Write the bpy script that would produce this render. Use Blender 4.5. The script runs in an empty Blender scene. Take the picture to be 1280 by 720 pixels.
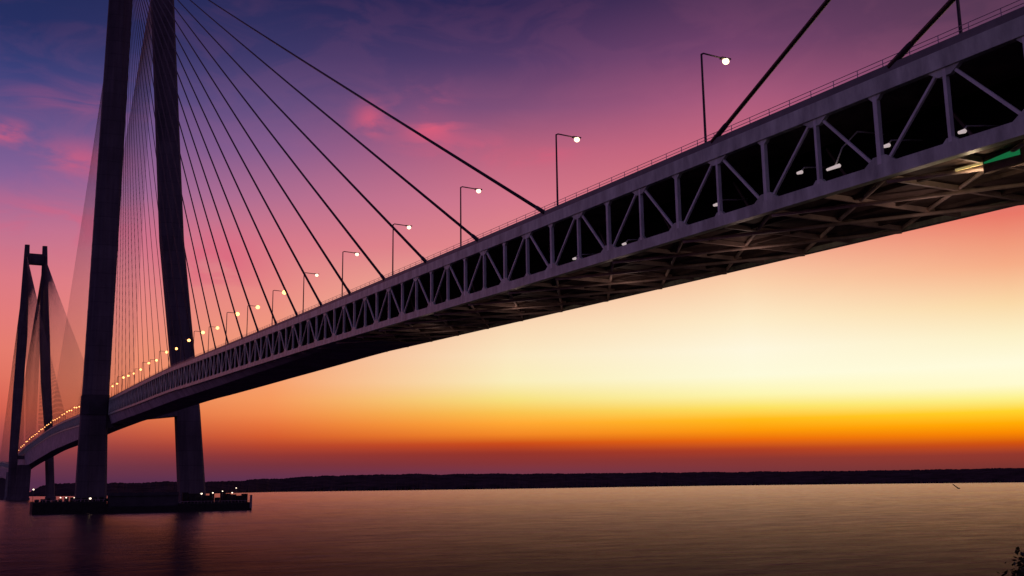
import bpy, math, random
from mathutils import Vector, Matrix, noise
random.seed(7)
C = bpy.context.scene.collection
SC = bpy.context.scene
R = math.radians

# ------------------------------------------------------------------ materials
def srgb(r, g, b):
    f = lambda v: v / 12.92 if v <= 0.04045 else ((v + 0.055) / 1.055) ** 2.4
    return (f(r / 255), f(g / 255), f(b / 255), 1)

def mat(name, col, rough=0.6, metal=0.0, spec=0.5, var=0.0, vscale=1.0, stretch=(1, 1, 1), bump=0.0):
    m = bpy.data.materials.new(name); m.use_nodes = True
    n = m.node_tree.nodes; l = m.node_tree.links; b = n['Principled BSDF']
    b.inputs['Base Color'].default_value = (*col[:3], 1)
    b.inputs['Roughness'].default_value = rough
    b.inputs['Metallic'].default_value = metal
    b.inputs['Specular IOR Level'].default_value = spec
    if var:
        tc = n.new('ShaderNodeTexCoord'); mp = n.new('ShaderNodeMapping'); mp.inputs['Scale'].default_value = stretch
        nz = n.new('ShaderNodeTexNoise'); nz.inputs['Scale'].default_value = vscale
        nz.inputs['Detail'].default_value = 6; nz.inputs['Roughness'].default_value = 0.65
        l.new(tc.outputs['Object'], mp.inputs[0]); l.new(mp.outputs[0], nz.inputs['Vector'])
        cr = n.new('ShaderNodeValToRGB')
        cr.color_ramp.elements[0].position = 0.32; cr.color_ramp.elements[1].position = 0.68
        cr.color_ramp.elements[0].color = (*[c * (1 - var) for c in col[:3]], 1)
        cr.color_ramp.elements[1].color = (*[min(1, c * (1 + var * .8)) for c in col[:3]], 1)
        l.new(nz.outputs['Fac'], cr.inputs[0]); l.new(cr.outputs[0], b.inputs['Base Color'])
        if bump:
            bp = n.new('ShaderNodeBump'); bp.inputs['Strength'].default_value = bump; bp.inputs['Distance'].default_value = 0.1
            l.new(nz.outputs['Fac'], bp.inputs['Height']); l.new(bp.outputs[0], b.inputs['Normal'])
    return m

def emis(name, col, strength):
    m = bpy.data.materials.new(name); m.use_nodes = True
    b = m.node_tree.nodes['Principled BSDF']
    b.inputs['Base Color'].default_value = (*col[:3], 1)
    b.inputs['Emission Color'].default_value = (*col[:3], 1)
    b.inputs['Emission Strength'].default_value = strength
    return m

M = {
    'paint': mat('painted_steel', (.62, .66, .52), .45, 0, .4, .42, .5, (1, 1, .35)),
    'member': mat('member_steel', (.90, .90, .74), .45, 0, .4, .25, .6, (1, 1, .6)),
    'parapet': mat('parapet_steel', (.22, .20, .18), .5, 0, .4, .3, .3),
    'rail': mat('rail_steel', (.65, .42, .48), .35, .2, .5, .15, 1),  # pink sky light on the rails is put into their colour
    'asphalt': mat('asphalt', (.05, .05, .052), .85, 0, .3, .2, 2),
    'marking': mat('road_paint', (.7, .7, .66), .7, 0, .3, .15, 3),
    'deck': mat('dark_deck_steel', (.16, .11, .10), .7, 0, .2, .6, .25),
    'inner': mat('cover_panel', (.006, .006, .007), .9, 0, .05, .3, .5),
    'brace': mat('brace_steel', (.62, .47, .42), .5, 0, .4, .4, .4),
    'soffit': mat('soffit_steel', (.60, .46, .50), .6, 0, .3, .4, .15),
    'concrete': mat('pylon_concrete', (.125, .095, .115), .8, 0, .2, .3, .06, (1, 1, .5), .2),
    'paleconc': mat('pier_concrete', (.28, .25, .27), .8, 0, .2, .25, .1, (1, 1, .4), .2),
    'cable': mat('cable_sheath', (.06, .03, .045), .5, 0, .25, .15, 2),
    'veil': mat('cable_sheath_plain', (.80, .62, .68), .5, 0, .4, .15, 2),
    'pole': mat('lamp_pole', (.11, .06, .08), .4, .4, .5, .15, 3),
    'block': mat('dark_block_concrete', (.062, .05, .062), .8, 0, .2, .3, .1),
    'dark': mat('platform_dark', (.025, .02, .024), .8, 0, .2, .4, .5),
    'rust': mat('weathered_wood', (.12, .04, .02), .8, 0, .2, .3, 2),
    'globe': emis('lamp_glow', (1, .78, .46), 3.0),
    'sodium': emis('lamp_glow_amber', (1, .40, .12), 5),
    'work': emis('work_light_glow', (1, .80, .58), 3.2),
    'inside': emis('inner_light_glow', (.95, .78, .76), .5),
    'green': emis('green_glow', (.02, .42, .14), .28),
    'amber': emis('amber_glow', (.9, .72, .3), .3),
    'rock': mat('shore_rock', (.07, .06, .055), .9, 0, .2, .4, .6, (1, 1, 1), .5),
    'leaf': mat('shrub_leaf', (.05, .06, .03), .6, 0, .3, .4, 3),
    'bark': mat('shrub_bark', (.06, .045, .035), .9, 0, .2, .3, 6),
    'hill': mat('wooded_hill', (.07, .045, .05), 1, 0, 0, .5, .02),
}

def lift_joints(m, step):
    n = m.node_tree.nodes; l = m.node_tree.links; b = n['Principled BSDF']
    src = b.inputs['Base Color'].links[0].from_socket
    tc = n.new('ShaderNodeTexCoord'); sx = n.new('ShaderNodeSeparateXYZ'); l.new(tc.outputs['Object'], sx.inputs[0])
    a = n.new('ShaderNodeMath'); a.operation = 'DIVIDE'; a.inputs[1].default_value = step; l.new(sx.outputs[2], a.inputs[0])
    f = n.new('ShaderNodeMath'); f.operation = 'FRACT'; l.new(a.outputs[0], f.inputs[0])
    c = n.new('ShaderNodeMath'); c.operation = 'LESS_THAN'; c.inputs[1].default_value = .06; l.new(f.outputs[0], c.inputs[0])
    fl = n.new('ShaderNodeMath'); fl.operation = 'FLOOR'; l.new(a.outputs[0], fl.inputs[0])
    wn = n.new('ShaderNodeTexWhiteNoise'); wn.noise_dimensions = '1D'; l.new(fl.outputs[0], wn.inputs['W'])
    st = n.new('ShaderNodeTexNoise'); mp = n.new('ShaderNodeMapping'); mp.inputs['Scale'].default_value = (1, 1, .04); st.inputs['Scale'].default_value = .7
    l.new(tc.outputs['Object'], mp.inputs[0]); l.new(mp.outputs[0], st.inputs['Vector'])
    g = n.new('ShaderNodeMath'); g.operation = 'MULTIPLY_ADD'; g.inputs[1].default_value = .12; g.inputs[2].default_value = .55; l.new(wn.outputs['Value'], g.inputs[0])
    g2 = n.new('ShaderNodeMath'); g2.operation = 'MULTIPLY_ADD'; g2.inputs[1].default_value = .8; l.new(st.outputs['Fac'], g2.inputs[0]); l.new(g.outputs[0], g2.inputs[2])
    j = n.new('ShaderNodeMath'); j.operation = 'MULTIPLY_ADD'; j.inputs[1].default_value = -.22; j.inputs[2].default_value = 1; l.new(c.outputs[0], j.inputs[0])
    k = n.new('ShaderNodeMath'); k.operation = 'MULTIPLY'; l.new(g2.outputs[0], k.inputs[0]); l.new(j.outputs[0], k.inputs[1])
    mx = n.new('ShaderNodeVectorMath'); mx.operation = 'SCALE'; l.new(src, mx.inputs[0]); l.new(k.outputs[0], mx.inputs['Scale'])
    l.new(mx.outputs[0], b.inputs['Base Color'])
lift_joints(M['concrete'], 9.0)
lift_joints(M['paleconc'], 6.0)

# ------------------------------------------------------------------ mesh builder
class MB:
    def __init__(s): s.v = []; s.f = []
    def add(s, v, f):
        k = len(s.v); s.v += [tuple(p) for p in v]; s.f += [tuple(i + k for i in q) for q in f]
    def box(s, x0, x1, y0, y1, z0, z1):
        s.add([(x0, y0, z0), (x1, y0, z0), (x1, y1, z0), (x0, y1, z0), (x0, y0, z1), (x1, y0, z1), (x1, y1, z1), (x0, y1, z1)],
              [(0, 3, 2, 1), (4, 5, 6, 7), (0, 1, 5, 4), (1, 2, 6, 5), (2, 3, 7, 6), (3, 0, 4, 7)])
    def bar(s, a, b, w, h, side):
        a, b = Vector(a), Vector(b); d = (b - a).normalized(); sd = Vector(side); sd = (sd - d * sd.dot(d)).normalized(); up = d.cross(sd)
        v = [p + sd * (w / 2 * i) + up * (h / 2 * j) for p in (a, b) for i, j in ((-1, -1), (1, -1), (1, 1), (-1, 1))]
        s.add(v, [(0, 1, 2, 3), (7, 6, 5, 4), (0, 4, 5, 1), (1, 5, 6, 2), (2, 6, 7, 3), (3, 7, 4, 0)])
    def tube(s, pts, rad, n=8, cap=True):
        rs = rad if isinstance(rad, (list, tuple)) else [rad] * len(pts)
        pts = [Vector(p) for p in pts]; k = len(s.v); prev = None
        for i, p in enumerate(pts):
            d = (pts[min(i + 1, len(pts) - 1)] - pts[max(i - 1, 0)]).normalized()
            a = prev if prev is not None else (Vector((0, 0, 1)) if abs(d.z) < .9 else Vector((1, 0, 0)))
            a = (a - d * a.dot(d)).normalized(); prev = a; b = d.cross(a)
            for j in range(n):
                t = 2 * math.pi * j / n
                s.v.append(tuple(p + (a * math.cos(t) + b * math.sin(t)) * rs[i]))
        for i in range(len(pts) - 1):
            for j in range(n):
                s.f.append((k + i * n + j, k + i * n + (j + 1) % n, k + (i + 1) * n + (j + 1) % n, k + (i + 1) * n + j))
        if cap:
            s.f.append(tuple(k + j for j in range(n))[::-1]); s.f.append(tuple(k + (len(pts) - 1) * n + j for j in range(n)))
    def loft(s, rings, cap=True):
        k = len(s.v); n = len(rings[0])
        for r in rings: s.v += [tuple(p) for p in r]
        for i in range(len(rings) - 1):
            for j in range(n):
                s.f.append((k + i * n + j, k + i * n + (j + 1) % n, k + (i + 1) * n + (j + 1) % n, k + (i + 1) * n + j))
        if cap:
            s.f.append(tuple(range(k + n - 1, k - 1, -1))); s.f.append(tuple(range(k + (len(rings) - 1) * n, k + len(rings) * n)))
    def prism(s, poly, off):
        off = Vector(off); s.loft([[Vector(p) for p in poly], [Vector(p) + off for p in poly]])
    def build(s, name, m, parent=None, smooth=False):
        me = bpy.data.meshes.new(name)
        o = bpy.data.objects.new(name, me)
        base = Vector((0, 0, 0)); q = parent
        while q is not None: base += q.location; q = q.parent
        me.from_pydata([tuple(Vector(p) - base) for p in s.v], [], s.f)
        me.validate(); me.update()
        import bmesh
        bm = bmesh.new(); bm.from_mesh(me); bmesh.ops.recalc_face_normals(bm, faces=bm.faces); bm.to_mesh(me); bm.free()
        me.materials.append(m)
        if smooth:
            for p in me.polygons: p.use_smooth = True
        C.objects.link(o); o.parent = parent
        return o

def empty(name, loc, parent=None, label=None, cat=None, group=None):
    o = bpy.data.objects.new(name, None); C.objects.link(o); o.location = loc; o.parent = parent
    if parent is not None: o.location = Vector(loc) - parent.location
    if label: o['label'] = label
    if cat: o['category'] = cat
    if group: o['group'] = group
    return o
def tag(o, label=None, cat=None, group=None, kind=None):
    for k, v in (('label', label), ('category', cat), ('group', group), ('kind', kind)):
        if v: o[k] = v
    return o
def copy_tree(o, parent=None):
    c = o.copy(); C.objects.link(c); c.parent = parent
    for ch in list(o.children): copy_tree(ch, c)
    return c

# ------------------------------------------------------------------ deck alignment
def interp(t, x):
    if x <= t[0][0]: return t[0][1]
    for (a, b), (c, d) in zip(t, t[1:]):
        if x <= c: return b + (d - b) * (x - a) / (c - a)
    return t[-1][1]
def smooth_interp(t, x):
    if x >= t[-1][0]:
        (a, b), (c, d) = t[-2:]; return d + (x - c) * (d - b) / (c - a)
    for i in range(len(t) - 1):
        if x <= t[i + 1][0]:
            (x0, y0), (x1, y1) = t[i], t[i + 1]
            p = t[i - 1] if i else (2 * x0 - x1, 2 * y0 - y1); q = t[i + 2] if i + 2 < len(t) else (2 * x1 - x0, 2 * y1 - y0)
            m0 = (y1 - p[1]) / (x1 - p[0]); m1 = (q[1] - y0) / (q[0] - x0); h = x1 - x0; u = (x - x0) / h
            return (2*u**3 - 3*u*u + 1) * y0 + (u**3 - 2*u*u + u) * h * m0 + (3*u*u - 2*u**3) * y1 + (u**3 - u*u) * h * m1
ZT = [(300, 54.15), (370, 57.4), (416, 59.6), (502, 62.5), (609, 65.8), (680, 67.9), (780, 70.9), (891, 73.8), (1000, 77.2), (1150, 81.3), (1300, 83), (1500, 81.2), (1700, 76), (1830, 69.8), (1950, 60.8), (2200, 66), (2500, 30)]  # deck heights and side offsets solved from image pixels through the camera
XT = [(680, 57.6), (891, 57.9), (1000, 57.0), (1150, 54.6), (1300, 50.3), (1500, 43), (1700, 33), (1830, 25.8), (1950, 17), (2200, 1.9), (2500, -18)]
def Zt(s): return 41.44 + .0381 * s + 1.452e-5 * s * s if s < 300 else smooth_interp(ZT, s)
def Xt(s): return 57.6 if s < 680 else smooth_interp(XT, s)
def dep(s): return interp([(220, 8.5), (300, 9.0), (400, 9.8), (520, 10.4)], s)
def P(s, u, v):
    t = (Xt(s + 1) - Xt(s - 1)) / 2; L = math.hypot(1, t)
    return Vector((Xt(s) + u / L, s - u * t / L, Zt(s) + v))
W = 16.5
def stations(a, b):
    out = [a]
    while out[-1] < b:
        s = out[-1]; out.append(min(b, s + (6.5 if s < 300 else 13 if s < 900 else 26)))
    return out
def sweep(mb, a, b, fn):
    mb.loft([[P(s, u, v) for u, v in fn(s)] for s in stations(a, b)])
S0, S1 = -90, 2440

bridge = empty('cable_stayed_bridge', (57.6, 0, 0), None, 'long dark cable stayed bridge with purple steel truss deck crossing the water at dusk', 'bridge')

# upper deck
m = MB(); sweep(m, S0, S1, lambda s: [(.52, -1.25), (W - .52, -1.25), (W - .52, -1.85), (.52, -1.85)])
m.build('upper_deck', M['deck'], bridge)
m = MB(); sweep(m, S0, S1, lambda s: [(.9, -1.1), (W - .9, -1.1), (W - .9, -1.246), (.9, -1.246)]); m.build('carriageway', M['asphalt'], bridge)
m = MB()
for u in (1.6, W / 2 - .25, W / 2 + .15, W - 1.7):
    sweep(m, S0, 900, lambda s: [(u, -1.090), (u + .12, -1.090), (u + .12, -1.096), (u, -1.096)])
m.build('lane_marking', M['marking'], bridge)
for u0 in (.08, W - .36):
    m = MB(); sweep(m, S0, S1, lambda s: [(u0, 0), (u0 + .28, 0), (u0 + .28, -.60), (u0, -.60)]); m.build('parapet', M['parapet'], bridge)
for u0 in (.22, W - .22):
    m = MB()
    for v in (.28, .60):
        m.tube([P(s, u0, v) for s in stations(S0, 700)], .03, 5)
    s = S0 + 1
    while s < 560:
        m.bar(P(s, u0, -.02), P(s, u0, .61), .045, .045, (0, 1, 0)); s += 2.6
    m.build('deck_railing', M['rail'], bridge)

# trusses: chords carry the members
def truss(u0, side, near):
    inward = 1 if near else -1
    m = MB()
    sweep(m, S0, S1, lambda s: [(u0, -.61), (u0 + .5 * inward, -.61), (u0 + .5 * inward, -1.95), (u0, -1.95)])
    sweep(m, S0, S1, lambda s: [(u0 - .06 * inward, -1.80), (u0 - .004 * inward, -1.80), (u0 - .004 * inward, -1.95), (u0 - .06 * inward, -1.95)])
    sweep(m, S0, S1, lambda s: [(u0, -dep(s) + 1.10), (u0 + .6 * inward, -dep(s) + 1.10), (u0 + .6 * inward, -dep(s)), (u0, -dep(s))])
    sweep(m, S0, S1, lambda s: [(u0 - .12 * inward, -dep(s) + .09), (u0 - .004 * inward, -dep(s) + .09), (u0 - .004 * inward, -dep(s)), (u0 - .12 * inward, -dep(s))])
    # gusset plates at the nodes
    s = -29.53 - 13 * 4
    while s < 420:
        d = dep(s); o = (P(s, u0 + .42 * inward, 0) - P(s, u0 + .08 * inward, 0))
        m.prism([P(s - 1.45, u0 + .08 * inward, -1.94), P(s - .55, u0 + .08 * inward, -2.55), P(s + .55, u0 + .08 * inward, -2.55), P(s + 1.45, u0 + .08 * inward, -1.94)], o)
        t = s + 6.5; d = dep(t)
        m.prism([P(t - 1.6, u0 + .08 * inward, -d + 1.09), P(t - .6, u0 + .08 * inward, -d + 1.75), P(t + .6, u0 + .08 * inward, -d + 1.75), P(t + 1.6, u0 + .08 * inward, -d + 1.09)], o)
        for q, v0, v1 in ((s, -dep(s) + 1.09, -dep(s) + 1.45), (t, -1.94, -2.35)):
            m.prism([P(q - .7, u0 + .08 * inward, v0), P(q - .3, u0 + .08 * inward, v1), P(q + .3, u0 + .08 * inward, v1), P(q + .7, u0 + .08 * inward, v0)], o)
        s += 13
    tr = m.build('truss', M['paint'], bridge)
    rest = MB()
    s = -29.53 - 13 * 4; nv = nd = 0
    uc = u0 + .25 * inward
    while s < S1 - 14:
        for q, w in ((s, .28), (s + 6.5, .40)):
            vis = near and 30 < q and nv < 92
            b = MB() if vis else rest
            b.bar(P(q, uc, -1.9), P(q, uc, -dep(q) + 1.0), .36, w, side)
            if vis: b.build('vertical', M['member'], tr); nv += 1
        for a, c in ((s, s - 6.5), (s, s + 6.5)):
            vis = near and 30 < s and nd < 92
            b = MB() if vis else rest
            d0 = .5 if c > a else -.5
            b.bar(P(a + d0, uc, -1.95), P(c - d0, uc, -dep(c) + 1.05), .21, .22, side)
            if vis: b.build('diagonal', M['member'], tr); nd += 1
        s += 13
    tag(rest.build('web_members', M['member'], tr), kind='stuff')
truss(0, (1, 0, 0), True)
truss(W, (1, 0, 0), False)

# lower deck, added cover wall, floor bracing
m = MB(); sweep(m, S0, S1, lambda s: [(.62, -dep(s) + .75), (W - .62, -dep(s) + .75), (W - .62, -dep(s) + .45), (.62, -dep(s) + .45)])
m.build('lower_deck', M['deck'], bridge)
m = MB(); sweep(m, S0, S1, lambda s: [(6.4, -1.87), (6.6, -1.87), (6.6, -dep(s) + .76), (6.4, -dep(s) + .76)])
m.build('sky_cover_wall', M['inner'], bridge)  # dark wall added to cover the sky seen through the truss openings
for j in range(5, 24):
    s = -29.53 + 13 * j
    m = MB()
    m.bar(P(s + 1.2, 5.9, -dep(s) + .8), P(s + 4.9, 5.9, -2.4), .2, .22, (1, 0, 0))
    m.build('sway_brace', M['deck'], bridge)
rest = MB(); nb = 0; s = -29.53 - 13 * 4
while s < 1000:
    for q in (s, s + 6.5):
        vis = 30 < q and nb < 92
        b = MB() if vis else rest
        big = q != s
        b.bar(P(q, .62, -dep(q) + .18), P(q, W - .62, -dep(q) + .18), .30 if big else .2, .42, (0, 1, 0))
        if vis: b.build('floor_beam', M['brace'], bridge); nb += 1
    s += 13
tag(rest.build('floor_beams', M['brace'], bridge), kind='stuff')
rest = MB(); nb = 0; s = -29.53 - 13 * 4 + 6.5; k = 0
while s < 620:
    for u0, u1 in (((.7, W - .7)), ((W - .7, .7))):
        vis = 15 < s and nb < 60
        b = MB() if vis else rest
        dz = -.12 if u0 < u1 else -.45
        hang = 0
        b.tube([P(s, u0, -dep(s) + .02 + dz + .3), P(s + 26, u1, -dep(s + 26) + .02 + dz + .3)], .17, 8)
        if vis: b.build('bottom_brace', M['brace'], bridge, True); nb += 1
    s += 13 if s > 200 else 13
    k += 1
tag(rest.build('bottom_braces', M['brace'], bridge, True), kind='stuff')
m = MB()   # longitudinal stringers
for u in (3.6, 8.2, 12.8):
    sweep(m, S0, 500, lambda s: [(u, -dep(s) + .44), (u + .3, -dep(s) + .44), (u + .3, -dep(s) + .12), (u, -dep(s) + .12)])
m.build('stringer', M['deck'], bridge)
def bx(s): return interp([(190, .1), (257, 1.0), (330, 1.9), (430, 3.0), (640, 4.6), (880, 8.5), (1150, 14), (1400, 17), (1800, 19)], s)  # added box under the truss, depths fitted to the lower outline in the image
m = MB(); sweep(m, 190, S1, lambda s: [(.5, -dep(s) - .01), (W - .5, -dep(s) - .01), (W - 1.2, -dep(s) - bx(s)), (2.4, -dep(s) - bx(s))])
m.build('outline_fill_box', M['soffit'], bridge)

# ------------------------------------------------------------------ pylons
def leg_rings(tab, front=-1):
    rings = []
    for z, x, y, wx, wy in tab:
        pts = [(-.5, .5), (-.5, -.30), (-.17, -.5), (.42, -.5), (.5, -.42), (.5, .5)]
        rings.append([(x + a * wx, y + b * wy, z) for a, b in pts])
    return rings
def make_pylon(y, near, far, beams, deckz, foot):
    pl = empty('pylon', (near[0][1], y, 0), bridge)
    for tab in (near, far):
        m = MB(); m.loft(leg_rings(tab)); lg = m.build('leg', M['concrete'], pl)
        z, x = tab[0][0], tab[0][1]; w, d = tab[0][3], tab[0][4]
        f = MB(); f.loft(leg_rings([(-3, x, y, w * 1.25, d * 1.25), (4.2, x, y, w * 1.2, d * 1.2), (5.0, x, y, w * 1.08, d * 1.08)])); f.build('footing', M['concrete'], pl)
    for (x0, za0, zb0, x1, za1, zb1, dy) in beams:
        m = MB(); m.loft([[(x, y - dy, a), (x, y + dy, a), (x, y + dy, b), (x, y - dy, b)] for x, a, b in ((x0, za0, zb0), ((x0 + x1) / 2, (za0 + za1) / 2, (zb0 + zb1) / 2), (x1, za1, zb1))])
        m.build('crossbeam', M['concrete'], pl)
    return pl
PY = 680
nearL = [(-4, 51.5, PY, 17.5, 16), (5, 51.2, PY, 17.2, 15.5), (50, 50.3, PY, 15.2, 13.5), (76, 50.4, PY, 14.6, 13), (170, 50.5, PY, 14.4, 12), (330, 50.9, PY, 14.0, 10), (392, 51.1, PY, 12.5, 9)]
farL = [(-4, 110.6, PY, 15.5, 16), (6, 110, PY, 15.0, 15.5), (60, 104.8, PY, 14.0, 13.5), (95, 100.2, PY, 13.7, 13), (170, 90.2, PY, 13.8, 12), (333, 76.8, PY, 13.6, 10), (392, 71.8, PY, 12.5, 9)]
p1 = make_pylon(PY, nearL, farL, [(57.2, 366, 380, 67, 366, 380, 3.6), (57.4, 49.2, 56.9, 76, 55.0, 57.2, 5.0), (76.003, 55.0, 60.5, 98.6, 57.6, 62.5, 4.9)], 67, 0)
m = MB(); m.loft([[(42.6 + i, PY - 7.4 + j, z) for i, j in ((0, 14.6), (0, 3.2), (4, 0), (14.2, 0), (15.4, 1.2), (15.4, 14.6))] for z in (57.5, 69.5)]); m.build('dark_leg_block', M['block'], p1)  # darker block round the near leg at deck level
FY = 1700
nearF = [(-4, 21.5, FY, 12.5, 14), (6, 21.2, FY, 12.0, 14), (66, 19.3, FY, 11.5, 13), (150, 19.2, FY, 13.5, 12), (240, 19.4, FY, 13.4, 12), (320, 17.8, FY, 9.6, 10), (379, 16.6, FY, 6.8, 8)]
farF = [(-4, 73, FY, 12, 14), (14, 71.8, FY, 11.6, 14), (103, 64, FY, 11.6, 13), (170, 56, FY, 13.6, 12), (238, 49.8, FY, 14.4, 12), (320, 44.2, FY, 9.6, 10), (379, 41, FY, 6.8, 8)]
p2 = make_pylon(FY, nearF, farF, [(20, 349.5, 366, 40, 349.5, 366, 3.6), (24, 58.5, 64, 60.5, 59.5, 64, 4)], 70, 0)
# approach piers under the far end of the deck
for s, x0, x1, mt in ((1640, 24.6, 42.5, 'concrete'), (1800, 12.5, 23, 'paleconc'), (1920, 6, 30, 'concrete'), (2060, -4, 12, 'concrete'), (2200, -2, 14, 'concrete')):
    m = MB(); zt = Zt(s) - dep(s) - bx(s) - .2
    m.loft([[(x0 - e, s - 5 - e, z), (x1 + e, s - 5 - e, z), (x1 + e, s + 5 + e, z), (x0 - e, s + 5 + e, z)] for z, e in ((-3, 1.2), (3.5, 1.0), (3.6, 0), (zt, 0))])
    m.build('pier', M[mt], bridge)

# ------------------------------------------------------------------ stay cables
def cable_pts(a, b, sag):
    a, b = Vector(a), Vector(b); n = 10
    return [a.lerp(b, i / n) - Vector((0, 0, 4 * sag * (i / n) * (1 - i / n))) for i in range(n + 1)]
def stay(mb, anchor, s, u, r, sagf=.008, sleeve=True, sag_min=0):
    e = P(s, u, -.2); a = Vector(anchor); L = (a - e).length
    mb.tube(cable_pts(e, a, L * sagf), r, 6)
    if sleeve:
        d = (a - e).normalized(); mb.tube([e, e + d * 2.2, e + d * 2.5], [r * 1.22, r * 1.18, r], 8)
nc = 0
for i in range(28):                       # near plane, towards the camera
    s = 108.6 + 19.75 * i
    m = MB(); r = interp([(0, .235), (8, .24), (13, .19), (16, .12), (28, .11)], i)
    stay(m, (51.0, PY - 5, 366 + min(i, 10) * .6), s, .22, r, .002)
    m.build('stay_cable', M['cable'], bridge, True)
for s, z in ((75.1, 381), (53.4, 367)):   # near plane, the next pylon behind the camera
    m = MB(); stay(m, (51.0, -690, z), s, .22, .205, .002); m.build('stay_cable', M['cable'], bridge, True)
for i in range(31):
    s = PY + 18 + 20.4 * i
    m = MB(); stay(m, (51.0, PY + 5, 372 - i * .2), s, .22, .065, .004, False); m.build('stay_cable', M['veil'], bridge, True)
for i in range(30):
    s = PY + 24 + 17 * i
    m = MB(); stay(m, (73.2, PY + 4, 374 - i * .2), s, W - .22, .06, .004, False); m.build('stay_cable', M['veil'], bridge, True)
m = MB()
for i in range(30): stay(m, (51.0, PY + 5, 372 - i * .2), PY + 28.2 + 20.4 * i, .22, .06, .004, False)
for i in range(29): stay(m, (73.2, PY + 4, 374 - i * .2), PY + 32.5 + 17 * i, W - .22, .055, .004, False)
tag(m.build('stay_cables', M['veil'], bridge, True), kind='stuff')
m = MB()
for (ax, u, a, b, n) in ((16.8, .22, FY - 20, 1090, 80), (41.2, W - .22, FY - 20, 900, 96), (16.8, .22, FY + 20, 2200, 66), (41.2, W - .22, FY + 20, 2150, 64)):
    for i in range(n):
        stay(m, (ax, FY + (4 if b > a else -4), 364), a + (b - a) * i / (n - 1), u, .075, .003, False)
tag(m.build('stay_cables', M['cable'], bridge, True), kind='stuff')

# ------------------------------------------------------------------ street lamps
def uvsphere(mb, c, rx, ry, rz, nu=14, nv=8):
    rings = []
    for i in range(1, nv):
        t = math.pi * i / nv
        rings.append([(c[0] + rx * math.sin(t) * math.cos(2 * math.pi * j / nu), c[1] + ry * math.sin(t) * math.sin(2 * math.pi * j / nu), c[2] + rz * math.cos(t)) for j in range(nu)])
    mb.loft(rings)
def make_lamp(glow, gr):
    e = empty('street_lamp', (0, 0, 0))
    m = MB(); m.tube([(0, 0, 0), (0, 0, .5), (0, 0, .52), (0, 0, 10.35)], [.2, .2, .13, .10], 8); m.build('pole', M['pole'], e, True)
    m = MB(); m.tube([(0, 0, 10.30), (.25, 0, 10.45), (2.4, 0, 10.36)], [.09, .09, .08], 6); m.build('arm', M['pole'], e, True)
    m = MB(); m.loft([[(x, y * w, z) for y, z in ((-1, 0), (1, 0), (.7, h), (-.7, h))] for x, w, h in ((1.8, .12, 9.2), (2.1, .26, 9.3), (2.9, .26, 9.3), (3.1, .12, 9.22))]) if False else m.box(2.3, 3.4, -.22, .22, 10.28, 10.42)
    m.build('housing', M['pole'], e)
    m = MB(); uvsphere(m, (2.9, 0, 10.10), .44 * gr, .40 * gr, .40 * gr); m.build('globe', glow, e, True)
    return e
ordn = ['first', 'second', 'third', 'fourth', 'fifth', 'sixth', 'seventh', 'eighth', 'ninth', 'tenth', 'eleventh', 'twelfth']
places = ['cut off by the top edge',
          'standing beside the foot of the thick cable',
          'between the thick cable and the longest thin cable',
          'next beyond the foot of the longest fan cable',
          'its pole crossed by a fan cable near its arm',
          'on the deck where the fan cables land closely']
protoA = make_lamp(M['globe'], .80); protoB = make_lamp(M['sodium'], 1.35)
usedA = usedB = False
G = 'street lamps along the upper deck railing'
k = 0; s = 47.3
while s < 1990:
    far = s > 250
    if far:
        o = copy_tree(protoB) if usedB else protoB; usedB = True
    else:
        o = copy_tree(protoA) if usedA else protoA; usedA = True
    p = P(s, .75, -1.1)
    o.location = p
    if far: o.scale = [.9 + .25 * random.random()] * 3
    o['category'] = 'street lamp'; o['group'] = G
    if k < 6: o['label'] = '%s street lamp from the right, %s' % (ordn[k], places[k])
    elif k < 12: o['label'] = '%s street lamp counted from the right along the bridge deck' % ordn[k]
    elif s < 660: o['label'] = 'small lit street lamp among the closely spaced cables before the large pylon'
    elif s < 1690: o['label'] = 'tiny amber street lamp on the deck between the large and the far pylon'
    else: o['label'] = 'tiny amber street lamp on the deck beyond the far pylon'
    s += 29.5; k += 1

# ------------------------------------------------------------------ lights inside the truss
inner = [(78.0, 39.1, 'small white light fitting low in the truss under the thick cable foot', 0),
         (94.5, 38.8, 'small pale light fitting low in the truss between second and third lamps', 0),
         (105.6, 39.4, 'small pale light fitting low in the truss below the third lamp', 0),
         (109.7, 45.1, 'grey light fitting high in the truss below the longest cable foot', 0),
         (66.2, 39.0, 'faint slim light fitting in the truss right of the thick cable', 0),
         (62.2, 38.3, 'large bright light fitting with bent bracket inside the truss', 1),
         (56.4, 38.4, 'small round light fitting beside a wide truss vertical', 0),
         (49.4, 37.3, 'flat white light fitting low in the truss nearest the right edge', 0)]
for s, z, lab, big in inner:
    e = empty('deck_light', (60.1, s, z), None, lab, 'light', 'light fittings inside the truss')
    L = 1.5 if big else .62
    m = MB(); m.tube([(60.1, s, z), (60.6, s, z + .5), (64.0, s, z + 1.0)] if not big else [(60.2, s, z), (60.6, s - .6, z + 1.6), (61.0, s - 2.0, z + 2.6), (64, s - 2, z + 2.8)], .07, 6); m.build('bracket', M['member'], e, True)
    m = MB(); m.tube([(60.1, s - L / 2, z - .05), (60.1, s - L / 2 + .1, z), (60.1, s + L / 2, z + .04)], [.08, .17, .12], 8); m.build('tube_lamp', M['inside'], e, True)
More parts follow.
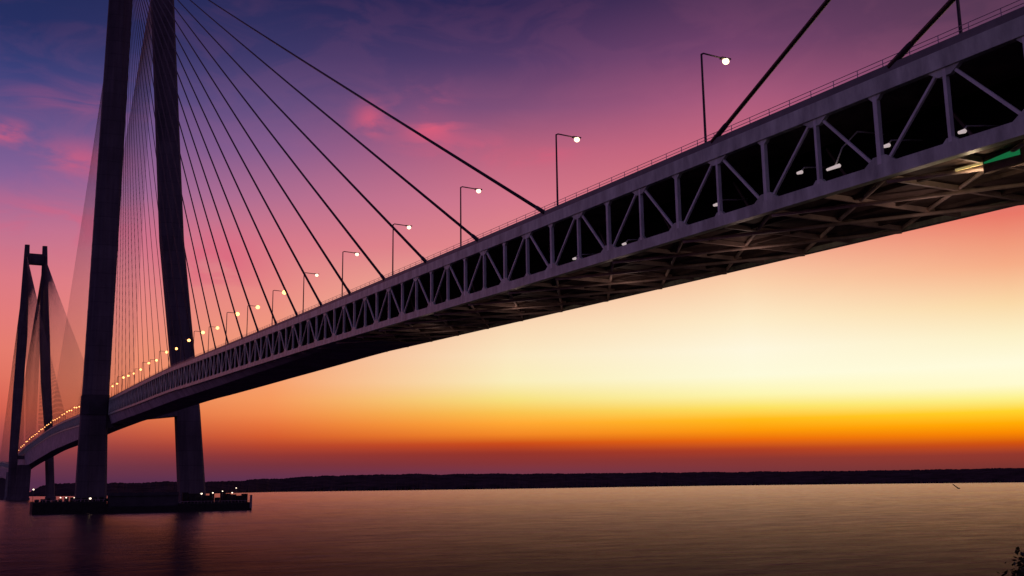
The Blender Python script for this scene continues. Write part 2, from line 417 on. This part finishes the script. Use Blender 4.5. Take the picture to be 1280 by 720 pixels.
# green marker under the lower chord at the right
e = empty('channel_marker_light', (60.6, 48, 34), None, 'green and yellow marker light under the bridge deck at right edge', 'marker light')
m = MB(); m.box(60.5, 60.9, 45.2, 48.3, 33.95, 35.1); m.build('housing', M['deck'], e)
m = MB(); m.prism([(60.47, 45.3, 34.45), (60.47, 48.2, 34.62), (60.47, 48.2, 34.75), (60.47, 45.3, 34.98)], (.02, 0, 0)); m.build('green_lens', M['green'], e)
m = MB(); m.bar((60.5, 48.35, 34.72), (60.5, 50.6, 34.85), .16, .16, (1, 0, 0)); m.build('yellow_lens', M['amber'], e)

ld = bpy.data.lights.new('marker_lamp', 'POINT'); ld.energy = 120; ld.color = (1, .72, .45); ld.shadow_soft_size = .3
lo = bpy.data.objects.new('marker_lamp', ld); C.objects.link(lo); lo.parent = e; lo.location = Vector((60.8, 49.4, 33.6)) - e.location

for i, s in enumerate((36, 58, 80, 104, 132, 165)):   # added fill lights without fittings, brightening the steel below the floor
    q = bpy.data.objects.new('under_deck_lamp', bpy.data.lights.new('under_deck_lamp', 'POINT')); C.objects.link(q); q.parent = bridge
    q.data.energy = 120 if i < 5 else 90; q.data.color = (1, .66, .54); q.data.shadow_soft_size = 1.2
    q.location = P(s, 7.5, -dep(s) - 3.2) - bridge.location

# ------------------------------------------------------------------ pylon platform with its work lights
pf = empty('pier_platform', (80, 664, 0), None, 'long low dark platform at the water round the large pylon feet', 'platform')
m = MB()
for x0, x1, z1 in ((19, 58, 6.6), (58.1, 97.9, 3.6), (98, 141, 4.6)):
    m.loft([[(x0, 652 + c, z), (x1, 652 + c, z), (x1, 700, z), (x0, 700, z)] for z, c in ((-3, 0), (z1 - .6, 0), (z1, .6))])
m.build('caisson', M['dark'], pf)
m = MB(); m.box(59, 98, 655, 662, 3.59, 9.4); m.box(58.9, 98.1, 654.2, 662.5, 9.41, 11.4)
m.build('pier_cap', M['block'], pf)
rnd = random.Random(3)
for i in range(13):
    x = 20 + i * 3.1; h = 1.2 + rnd.random() * 1.6
    m = MB(); m.box(x, x + 1.8 + rnd.random(), 656, 659, 6.58, 6.58 + h); m.build('equipment_cabinet', M['dark'], pf)
for i in range(12):
    x = 101 + i * 3.2; h = 2.5 + rnd.random() * 4.5
    m = MB(); m.box(x, x + 2.2 + rnd.random(), 657, 661, 4.58, 4.58 + h); m.build('equipment_cabinet', M['dark'], pf)
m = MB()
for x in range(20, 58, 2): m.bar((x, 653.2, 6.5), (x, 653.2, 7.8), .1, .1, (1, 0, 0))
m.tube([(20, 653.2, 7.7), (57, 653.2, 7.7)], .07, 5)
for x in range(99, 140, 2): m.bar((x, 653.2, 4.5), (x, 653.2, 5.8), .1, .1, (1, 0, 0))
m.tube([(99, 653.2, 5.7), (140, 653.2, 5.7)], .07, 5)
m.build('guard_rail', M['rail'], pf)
m = MB(); m.box(139.6, 140.7, 650.4, 651.9, 1.0, 9.0); m.build('fender', M['paleconc'], pf)
wl = [(19.0, 13.8, .55, 'work light on a mast at the left end of the pylon platform'),
      (33.3, 9.1, .45, 'small work light on the left platform block, first of the close row'),
      (36.3, 9.0, .45, 'small work light on the left platform block, second of the close row'),
      (40.5, 8.9, .3, 'faint work light on the left platform block, last of the close row'),
      (49.1, 8.3, .75, 'bright work light at the foot of the near pylon leg'),
      (111.3, 10.1, .65, 'bright work light at the foot of the far pylon leg'),
      (117.9, 10.5, .5, 'work light on the right platform block next to the far pylon leg'),
      (123.6, 11.4, .4, 'dim work light in the middle of the right platform block'),
      (129.4, 10.4, .5, 'work light on the right platform block near its outer end'),
      (131.7, 13.2, .4, 'highest work light on the right platform block')]
for x, z, r, lab in wl:
    base = 6.6 if x < 58 else 4.6
    yl = 655.0
    e = empty('work_light', (x, yl, base), None, lab, 'light', 'work lights on the pylon platform')
    m = MB(); m.tube([(x, yl, base), (x, yl, z)], .12, 6); m.build('mast', M['pole'], e, True)
    m = MB(); uvsphere(m, (x, yl - .3, z), r * .8, .3, r * .65, 10, 6); m.build('lamp_head', M['work'], e, True)

# leaning marker out on the water
e = empty('channel_marker', (1181, 1036, 0), None, 'small brown marker post leaning in the open water at right', 'marker post')
m = MB(); m.tube([(1184.5, 1033, -1.5), (1177.6, 1039, 6.2)], [.9, .55], 8); m.build('post', M['rust'], e, True)
m = MB(); m.tube([(1183.2, 1034.1, -.6), (1182.6, 1034.6, .8)], [2.0, 1.5], 12); m.build('float', M['rust'], e, True)

# ------------------------------------------------------------------ water
m = MB(); Rr = 60000
m.v = [(-Rr, -Rr, 0), (Rr, -Rr, 0), (Rr, Rr, 0), (-Rr, Rr, 0)]; m.f = [(0, 1, 2, 3)]
wm = bpy.data.materials.new('water_surface'); wm.use_nodes = True
n = wm.node_tree.nodes; l = wm.node_tree.links; b = n['Principled BSDF']
b.inputs['Base Color'].default_value = (.006, .004, .006, 1)
b.inputs['Roughness'].default_value = .30
b.inputs['IOR'].default_value = 1.01
tc = n.new('ShaderNodeTexCoord')
def wnoise(scale, sx, sy, detail):
    mp = n.new('ShaderNodeMapping'); mp.inputs['Scale'].default_value = (sx, sy, 1); mp.inputs['Rotation'].default_value = (0, 0, R(26))
    nz = n.new('ShaderNodeTexNoise'); nz.inputs['Scale'].default_value = scale; nz.inputs['Detail'].default_value = detail
    l.new(tc.outputs['Object'], mp.inputs[0]); l.new(mp.outputs[0], nz.inputs['Vector']); return nz
n1 = wnoise(.09, 1, 2.2, 8); n2 = wnoise(.006, .35, 1.6, 5)
ad = n.new('ShaderNodeMath'); ad.operation = 'MULTIPLY_ADD'; ad.inputs[1].default_value = 3.0
l.new(n2.outputs['Fac'], ad.inputs[0]); l.new(n1.outputs['Fac'], ad.inputs[2])
bp = n.new('ShaderNodeBump'); bp.inputs['Strength'].default_value = .8; bp.inputs['Distance'].default_value = 1.2
l.new(ad.outputs[0], bp.inputs['Height']); l.new(bp.outputs[0], b.inputs['Normal'])
mr = n.new('ShaderNodeMapRange'); mr.inputs[1].default_value = .3; mr.inputs[2].default_value = .7; mr.inputs[3].default_value = .24; mr.inputs[4].default_value = .38
l.new(n2.outputs['Fac'], mr.inputs[0])
mr.inputs[3].default_value = .15; mr.inputs[4].default_value = .24
gl = n.new('ShaderNodeBsdfGlossy'); gl.inputs['Color'].default_value = (.76, .62, .54, 1)
l.new(mr.outputs[0], gl.inputs['Roughness']); l.new(bp.outputs[0], gl.inputs['Normal'])
df = n.new('ShaderNodeBsdfDiffuse'); df.inputs['Color'].default_value = (.022, .015, .034, 1)
fr = n.new('ShaderNodeFresnel'); fr.inputs['IOR'].default_value = 1.0072     # murky choppy water: dark once looked down into
mx = n.new('ShaderNodeMixShader'); n3 = wnoise(.045, 1, 3.0, 8); n3.inputs['Roughness'].default_value = .75     # wind patches
wr = n.new('ShaderNodeMapRange'); wr.inputs[1].default_value = .36; wr.inputs[2].default_value = .64; wr.inputs[3].default_value = .66; wr.inputs[4].default_value = 1.2
l.new(n3.outputs['Fac'], wr.inputs[0])
fm = n.new('ShaderNodeMath'); fm.operation = 'MULTIPLY'; fm.use_clamp = True; l.new(fr.outputs[0], fm.inputs[0]); l.new(wr.outputs[0], fm.inputs[1])
l.new(fm.outputs[0], mx.inputs[0]); l.new(df.outputs[0], mx.inputs[1]); l.new(gl.outputs[0], mx.inputs[2])
l.new(mx.outputs[0], n['Material Output'].inputs['Surface'])
water = m.build('water', wm); tag(water, kind='structure')

# ------------------------------------------------------------------ wooded far shore
m = MB()
rt = [(1.0, 2900), (3.8, 2600), (8, 2800), (11.2, 3150), (13.2, 3496), (26, 3519), (37, 4142), (45, 4000), (51.8, 3759), (75, 3900)]
et = [(1.0, .0005), (2.5, .006), (6, .0064), (9, .0064), (11.5, .0066), (12.2, .0078), (13.2, .0088), (15.5, .0097), (15.9, .0112), (17, .0108), (19, .0112), (26, .0105), (28.6, .0100), (37, .0094), (45, .0086), (52, .0088), (75, .009)]
az = 1.0; rows = []
while az < 75:
    r0 = interp(rt, az); e = interp(et, az); a = R(az)
    h = 13 + e * (r0 + 500)
    if az < 2: h *= (az - 1.0)
    col = []
    nz = noise.noise(Vector((az * 3.1, 0, 0))); nz2 = noise.noise(Vector((az * 19, 3, 0))); nz3 = noise.noise(Vector((az * 60, 7, 0)))
    for dr, hf in ((0, -.05), (8, .10), (40, .22), (200, .55), (420, .92), (520, 1.0), (900, .9), (1800, -.1)):
        bump = (nz * 1.6 + nz2 * 2.6 + nz3 * 1.5 + noise.noise(Vector((az * .7, 9, 0))) * 4) * (1 if hf > .3 else .4) * (0 if hf < 0 else 1)
        rr = r0 + dr + nz2 * 30
        col.append((rr * math.sin(a), rr * math.cos(a), h * hf + bump))
    rows.append(col); az += .06
k = len(rows[0])
m.v = [p for c in rows for p in c]
m.f = [(i * k + j, (i + 1) * k + j, (i + 1) * k + j + 1, i * k + j + 1) for i in range(len(rows) - 1) for j in range(k - 1)]
tag(m.build('hills', M['hill']), kind='structure')

# ------------------------------------------------------------------ headland the picture is taken from, with a shrub
def hz(x, y):
    r = math.hypot(x, y)
    z = 11.2 - max(0, r - 3) * .34
    z += noise.noise(Vector((x * .25, y * .25, 0))) * min(1, r / 8) * .9
    return max(z, -2)
m = MB(); N = 60; st = 1.4
for i in range(N):
    for j in range(N):
        x, y = (i - N / 2) * st, (j - N / 2) * st; m.v.append((x, y, hz(x, y)))
for i in range(N - 1):
    for j in range(N - 1): m.f.append((i * N + j, (i + 1) * N + j, (i + 1) * N + j + 1, i * N + j + 1))
tag(m.build('terrain', M['rock'], None, True), kind='structure')
rnd = random.Random(11)
D0 = Vector((.898, .690, 0)).normalized()
cx, cy = D0.x * 13.2, D0.y * 13.2; bz = hz(cx, cy) - .1; top = 12.22
e = empty('shrub', (cx, cy, bz), None, 'dark leafy shrub on the shore at the bottom right corner', 'shrub')
m = MB(); tips = []
for i in range(18):
    a = rnd.random() * 6.28; rr = .15 + rnd.random() * .55; hh = (top - bz) * (.70 + .2 * rnd.random())
    pts = [(cx + math.cos(a) * rr * t * (1.15 - .15 * t), cy + math.sin(a) * rr * t, bz + hh * t) for t in (0, .3, .6, 1)]
    m.tube(pts, [.035, .028, .018, .006], 5)
m.build('stem', M['bark'], e)
for i in range(75):
    a = rnd.random() * 6.28; q = rnd.random(); zz = 1 - 1.5 * q
    rr = math.sqrt(max(0, 1 - zz * zz)) * (.72 + .3 * rnd.random())
    tips.append(Vector((cx + math.cos(a) * rr * .82, cy + math.sin(a) * rr * .82, top - 1.25 + zz * 1.1)))
m = MB()
for i in range(17000):
    c = rnd.choice(tips) + Vector((rnd.gauss(0, .10), rnd.gauss(0, .10), rnd.gauss(0, .075)))
    d = Vector((rnd.gauss(0, 1), rnd.gauss(0, 1), rnd.gauss(0, .7))).normalized(); sd = d.cross(Vector((rnd.random(), rnd.random(), 1))).normalized()
    L = .04 + rnd.random() * .05
    m.add([c, c + d * L * .5 + sd * L * .28, c + d * L, c + d * L * .5 - sd * L * .28], [(0, 1, 2, 3)])
m.build('foliage', M['leaf'], e)

# ------------------------------------------------------------------ sky
SKY = [
(0, [(0.4, 85, 45, 75), (1.2, 108, 54, 74), (1.7, 126, 60, 73), (2.2, 144, 67, 72), (2.7, 164, 75, 75), (3.3, 187, 86, 77), (3.9, 210, 96, 79), (4.6, 219, 104, 86), (5.6, 225, 115, 97), (7, 229, 123, 109), (8.6, 227, 123, 121), (10.5, 219, 121, 132), (13, 189, 113, 145), (15.5, 134, 97, 151), (18, 98, 83, 139), (20.5, 60, 65, 123), (23, 39, 48, 100), (26, 31, 42, 90)]),
(13, [(0.4, 93, 49, 80), (1.2, 119, 50, 61), (1.7, 145, 54, 51), (2.2, 182, 69, 45), (2.7, 214, 93, 48), (3.3, 232, 117, 61), (3.9, 242, 139, 78), (4.6, 246, 153, 93), (5.6, 247, 159, 109), (7, 243, 157, 119), (8.6, 240, 150, 126), (10.5, 233, 139, 132), (13, 215, 122, 138), (15.5, 178, 109, 144), (18, 134, 92, 140), (20.5, 97, 76, 126), (23, 63, 57, 107), (26, 38, 41, 89)]),
(26, [(0.4, 105, 54, 78), (1.2, 133, 50, 53), (1.7, 148, 50, 41), (2.2, 201, 72, 25), (2.7, 242, 134, 37), (3.3, 255, 167, 52), (3.9, 250, 195, 79), (4.6, 247, 224, 127), (5.6, 250, 237, 186), (7, 251, 232, 194), (8.6, 249, 216, 180), (10.5, 244, 184, 155), (13, 227, 135, 137), (15.5, 211, 119, 139), (18, 188, 99, 126), (20.5, 130, 80, 121), (23, 88, 61, 107), (26, 43, 37, 83)]),
(39, [(0.4, 110, 48, 61), (1.2, 135, 50, 49), (1.7, 172, 58, 34), (2.2, 233, 103, 12), (2.7, 252, 151, 8), (3.3, 255, 186, 25), (3.9, 251, 225, 96), (4.6, 252, 245, 175), (5.6, 253, 250, 217), (7, 254, 247, 221), (8.6, 253, 235, 200), (10.5, 250, 210, 172), (13, 243, 159, 134), (15.5, 220, 116, 120), (18, 199, 103, 126), (20.5, 169, 89, 124), (23, 123, 70, 111), (26, 82, 52, 89)]),
(52, [(0.4, 109, 45, 48), (1.2, 142, 50, 44), (1.7, 205, 76, 13), (2.2, 247, 134, 0), (2.7, 255, 171, 4), (3.3, 253, 212, 44), (3.9, 251, 241, 141), (4.6, 254, 250, 208), (5.6, 254, 251, 220), (7, 252, 240, 200), (8.6, 250, 216, 168), (10.5, 246, 173, 135), (13, 232, 119, 103), (15.5, 204, 102, 112), (18, 167, 88, 114), (20.5, 127, 74, 106), (23, 90, 57, 84), (26, 82, 53, 79)]),
]
BACK = [(0, 76, 58, 92), (6, 104, 84, 124), (15, 96, 82, 132), (26, 74, 66, 116), (60, 34, 36, 78), (90, 22, 26, 62)]
w = bpy.data.worlds.new('World'); SC.world = w; w.use_nodes = True
n = w.node_tree.nodes; l = w.node_tree.links; n.clear()
def mth(op, a, b=None, clamp=False):
    q = n.new('ShaderNodeMath'); q.operation = op; q.use_clamp = clamp
    for i, v in enumerate((a, b)):
        if v is None: continue
        if isinstance(v, (int, float)): q.inputs[i].default_value = v
        else: l.new(v, q.inputs[i])
    return q.outputs[0]
tc = n.new('ShaderNodeTexCoord'); sp = n.new('ShaderNodeSeparateXYZ'); l.new(tc.outputs['Generated'], sp.inputs[0])
X_, Y_, Z_ = sp.outputs
el = mth('MULTIPLY', mth('ARCSINE', Z_), 180 / math.pi)
azn = mth('MULTIPLY', mth('ARCTAN2', X_, Y_), 180 / math.pi)
fac = mth('DIVIDE', el, 30.0, True)
def ramp(stops, f, span):
    r = n.new('ShaderNodeValToRGB'); cr = r.color_ramp; cr.interpolation = 'LINEAR'
    while len(cr.elements) < len(stops): cr.elements.new(.5)
    for e_, (x, a, b_, c) in zip(cr.elements, stops): e_.position = min(1, x / span)
    for e_, (x, a, b_, c) in zip(cr.elements, stops): e_.color = srgb(a, b_, c)
    l.new(f, r.inputs[0]); return r.outputs[0]
def mixc(f, a, b):
    q = n.new('ShaderNodeMix'); q.data_type = 'RGBA'
    if isinstance(f, (int, float)): q.inputs[0].default_value = f
    else: l.new(f, q.inputs[0])
    for i, v in ((6, a), (7, b)):
        if isinstance(v, tuple): q.inputs[i].default_value = v
        else: l.new(v, q.inputs[i])
    return q.outputs[2]
def sstep(v, a, b):
    q = n.new('ShaderNodeMapRange'); q.interpolation_type = 'SMOOTHSTEP'; l.new(v, q.inputs[0]); q.inputs[1].default_value = a; q.inputs[2].default_value = b
    return q.outputs[0]
def lstep(v, a, b):
    q = n.new('ShaderNodeMapRange'); l.new(v, q.inputs[0]); q.inputs[1].default_value = a; q.inputs[2].default_value = b
    return q.outputs[0]
col = ramp(SKY[0][1], fac, 30.0)
for (a0, _), (a1, st_) in zip(SKY, SKY[1:]):
    col = mixc(lstep(azn, a0, a1), col, ramp(st_, fac, 30.0))
# high sky above the glow, and the dusk behind
backc = ramp(BACK, mth('DIVIDE', el, 90.0, True), 90.0)
col = mixc(sstep(el, 27, 50), col, backc)
off = mth('ABSOLUTE', mth('SUBTRACT', azn, 34.0))
off = mth('MINIMUM', off, mth('SUBTRACT', 360.0, off))
col = mixc(sstep(off, 38, 95), col, backc)
col = mixc(mth('MULTIPLY', sstep(el, 18, 27), .2), col, srgb(30, 32, 68))
# thin pink cloud patches
nz = n.new('ShaderNodeTexNoise'); nz.inputs['Scale'].default_value = 11; nz.inputs['Distortion'].default_value = .8; nz.inputs['Detail'].default_value = 6; nz.inputs['Roughness'].default_value = .55
mp = n.new('ShaderNodeMapping'); mp.inputs['Scale'].default_value = (1, 1, 2.6); l.new(tc.outputs['Generated'], mp.inputs[0]); l.new(mp.outputs[0], nz.inputs['Vector'])
nzs = sstep(nz.outputs['Fac'], .42, .60)
tot = None
for ca, ce, wa, we, st_ in ((21.5, 19.8, 1.6, 1.1, .85), (18.1, 19.8, .9, .9, .6), (24.2, 18.2, 3.2, .8, .35), (27.5, 18.1, 2.0, .5, .45), (2.8, 16.6, 1.8, .9, .5), (-.9, 17.6, 1.1, .6, .6), (1.8, 13.3, 4.0, 1.3, .45), (9.7, 11.9, 2.6, 1.6, .55), (2.0, 19.5, 3, .8, .18)):  # patch directions worked out from image pixels
    g = mth('EXPONENT', mth('MULTIPLY', mth('ADD', mth('POWER', mth('ABSOLUTE', mth('DIVIDE', mth('SUBTRACT', azn, ca), wa)), 2.0), mth('POWER', mth('ABSOLUTE', mth('DIVIDE', mth('SUBTRACT', el, ce), we)), 2.0)), -1.0))
    g = mth('MULTIPLY', g, st_); tot = g if tot is None else mth('ADD', tot, g)
cl = mth('MULTIPLY', tot, mth('ADD', mth('MULTIPLY', nzs, 1.0), .12), True)
col = mixc(cl, col, srgb(222, 92, 122))
wide = mth('MULTIPLY', mth('MULTIPLY', nzs, sstep(el, 7, 16)), .04)
col = mixc(wide, col, srgb(200, 110, 140))
bg = n.new('ShaderNodeBackground'); l.new(col, bg.inputs[0]); bg.inputs[1].default_value = 1.0
sky = n.new('ShaderNodeTexSky'); sky.sky_type = 'NISHITA'; sky.sun_disc = False; sky.sun_elevation = R(2.0); sky.sun_rotation = R(47.5)
bg2 = n.new('ShaderNodeBackground'); l.new(sky.outputs[0], bg2.inputs[0]); bg2.inputs[1].default_value = .0005
ads = n.new('ShaderNodeAddShader'); l.new(bg.outputs[0], ads.inputs[0]); l.new(bg2.outputs[0], ads.inputs[1])
wo = n.new('ShaderNodeOutputWorld'); l.new(ads.outputs[0], wo.inputs[0])

# low sun behind the haze
sd = bpy.data.lights.new('sun', 'SUN'); sd.energy = .05; sd.angle = R(90); sd.color = (1, .55, .28)
so = bpy.data.objects.new('sun', sd); C.objects.link(so)
da, de = R(47.5), R(4.5)
dirv = Vector((math.sin(da) * math.cos(de), math.cos(da) * math.cos(de), math.sin(de)))
so.rotation_euler = dirv.to_track_quat('Z', 'Y').to_euler()

# ------------------------------------------------------------------ camera
yaw, pitch, roll = 0.455686, 0.1870194, 0.0128
fw = Vector((math.sin(yaw) * math.cos(pitch), math.cos(yaw) * math.cos(pitch), math.sin(pitch)))
r0 = Vector((math.cos(yaw), -math.sin(yaw), 0)); u0 = r0.cross(fw)
rr = r0 * math.cos(roll) - u0 * math.sin(roll); uu = r0 * math.sin(roll) + u0 * math.cos(roll)
cd = bpy.data.cameras.new('camera'); cam = bpy.data.objects.new('camera', cd); C.objects.link(cam)
mt = Matrix(((rr.x, uu.x, -fw.x, 0), (rr.y, uu.y, -fw.y, 0), (rr.z, uu.z, -fw.z, 13), (0, 0, 0, 1)))
cam.matrix_world = mt
cd.sensor_width = 36; cd.lens = 36 * 1300 / 1280; cd.clip_start = .1; cd.clip_end = 120000
SC.camera = cam
SC.view_settings.view_transform = 'Standard'; SC.view_settings.look = 'None'
SC.view_settings.exposure = 0; SC.view_settings.gamma = 1
SC.render.engine = 'CYCLES'
SC.cycles.use_denoising = True
SC.cycles.max_bounces = 6
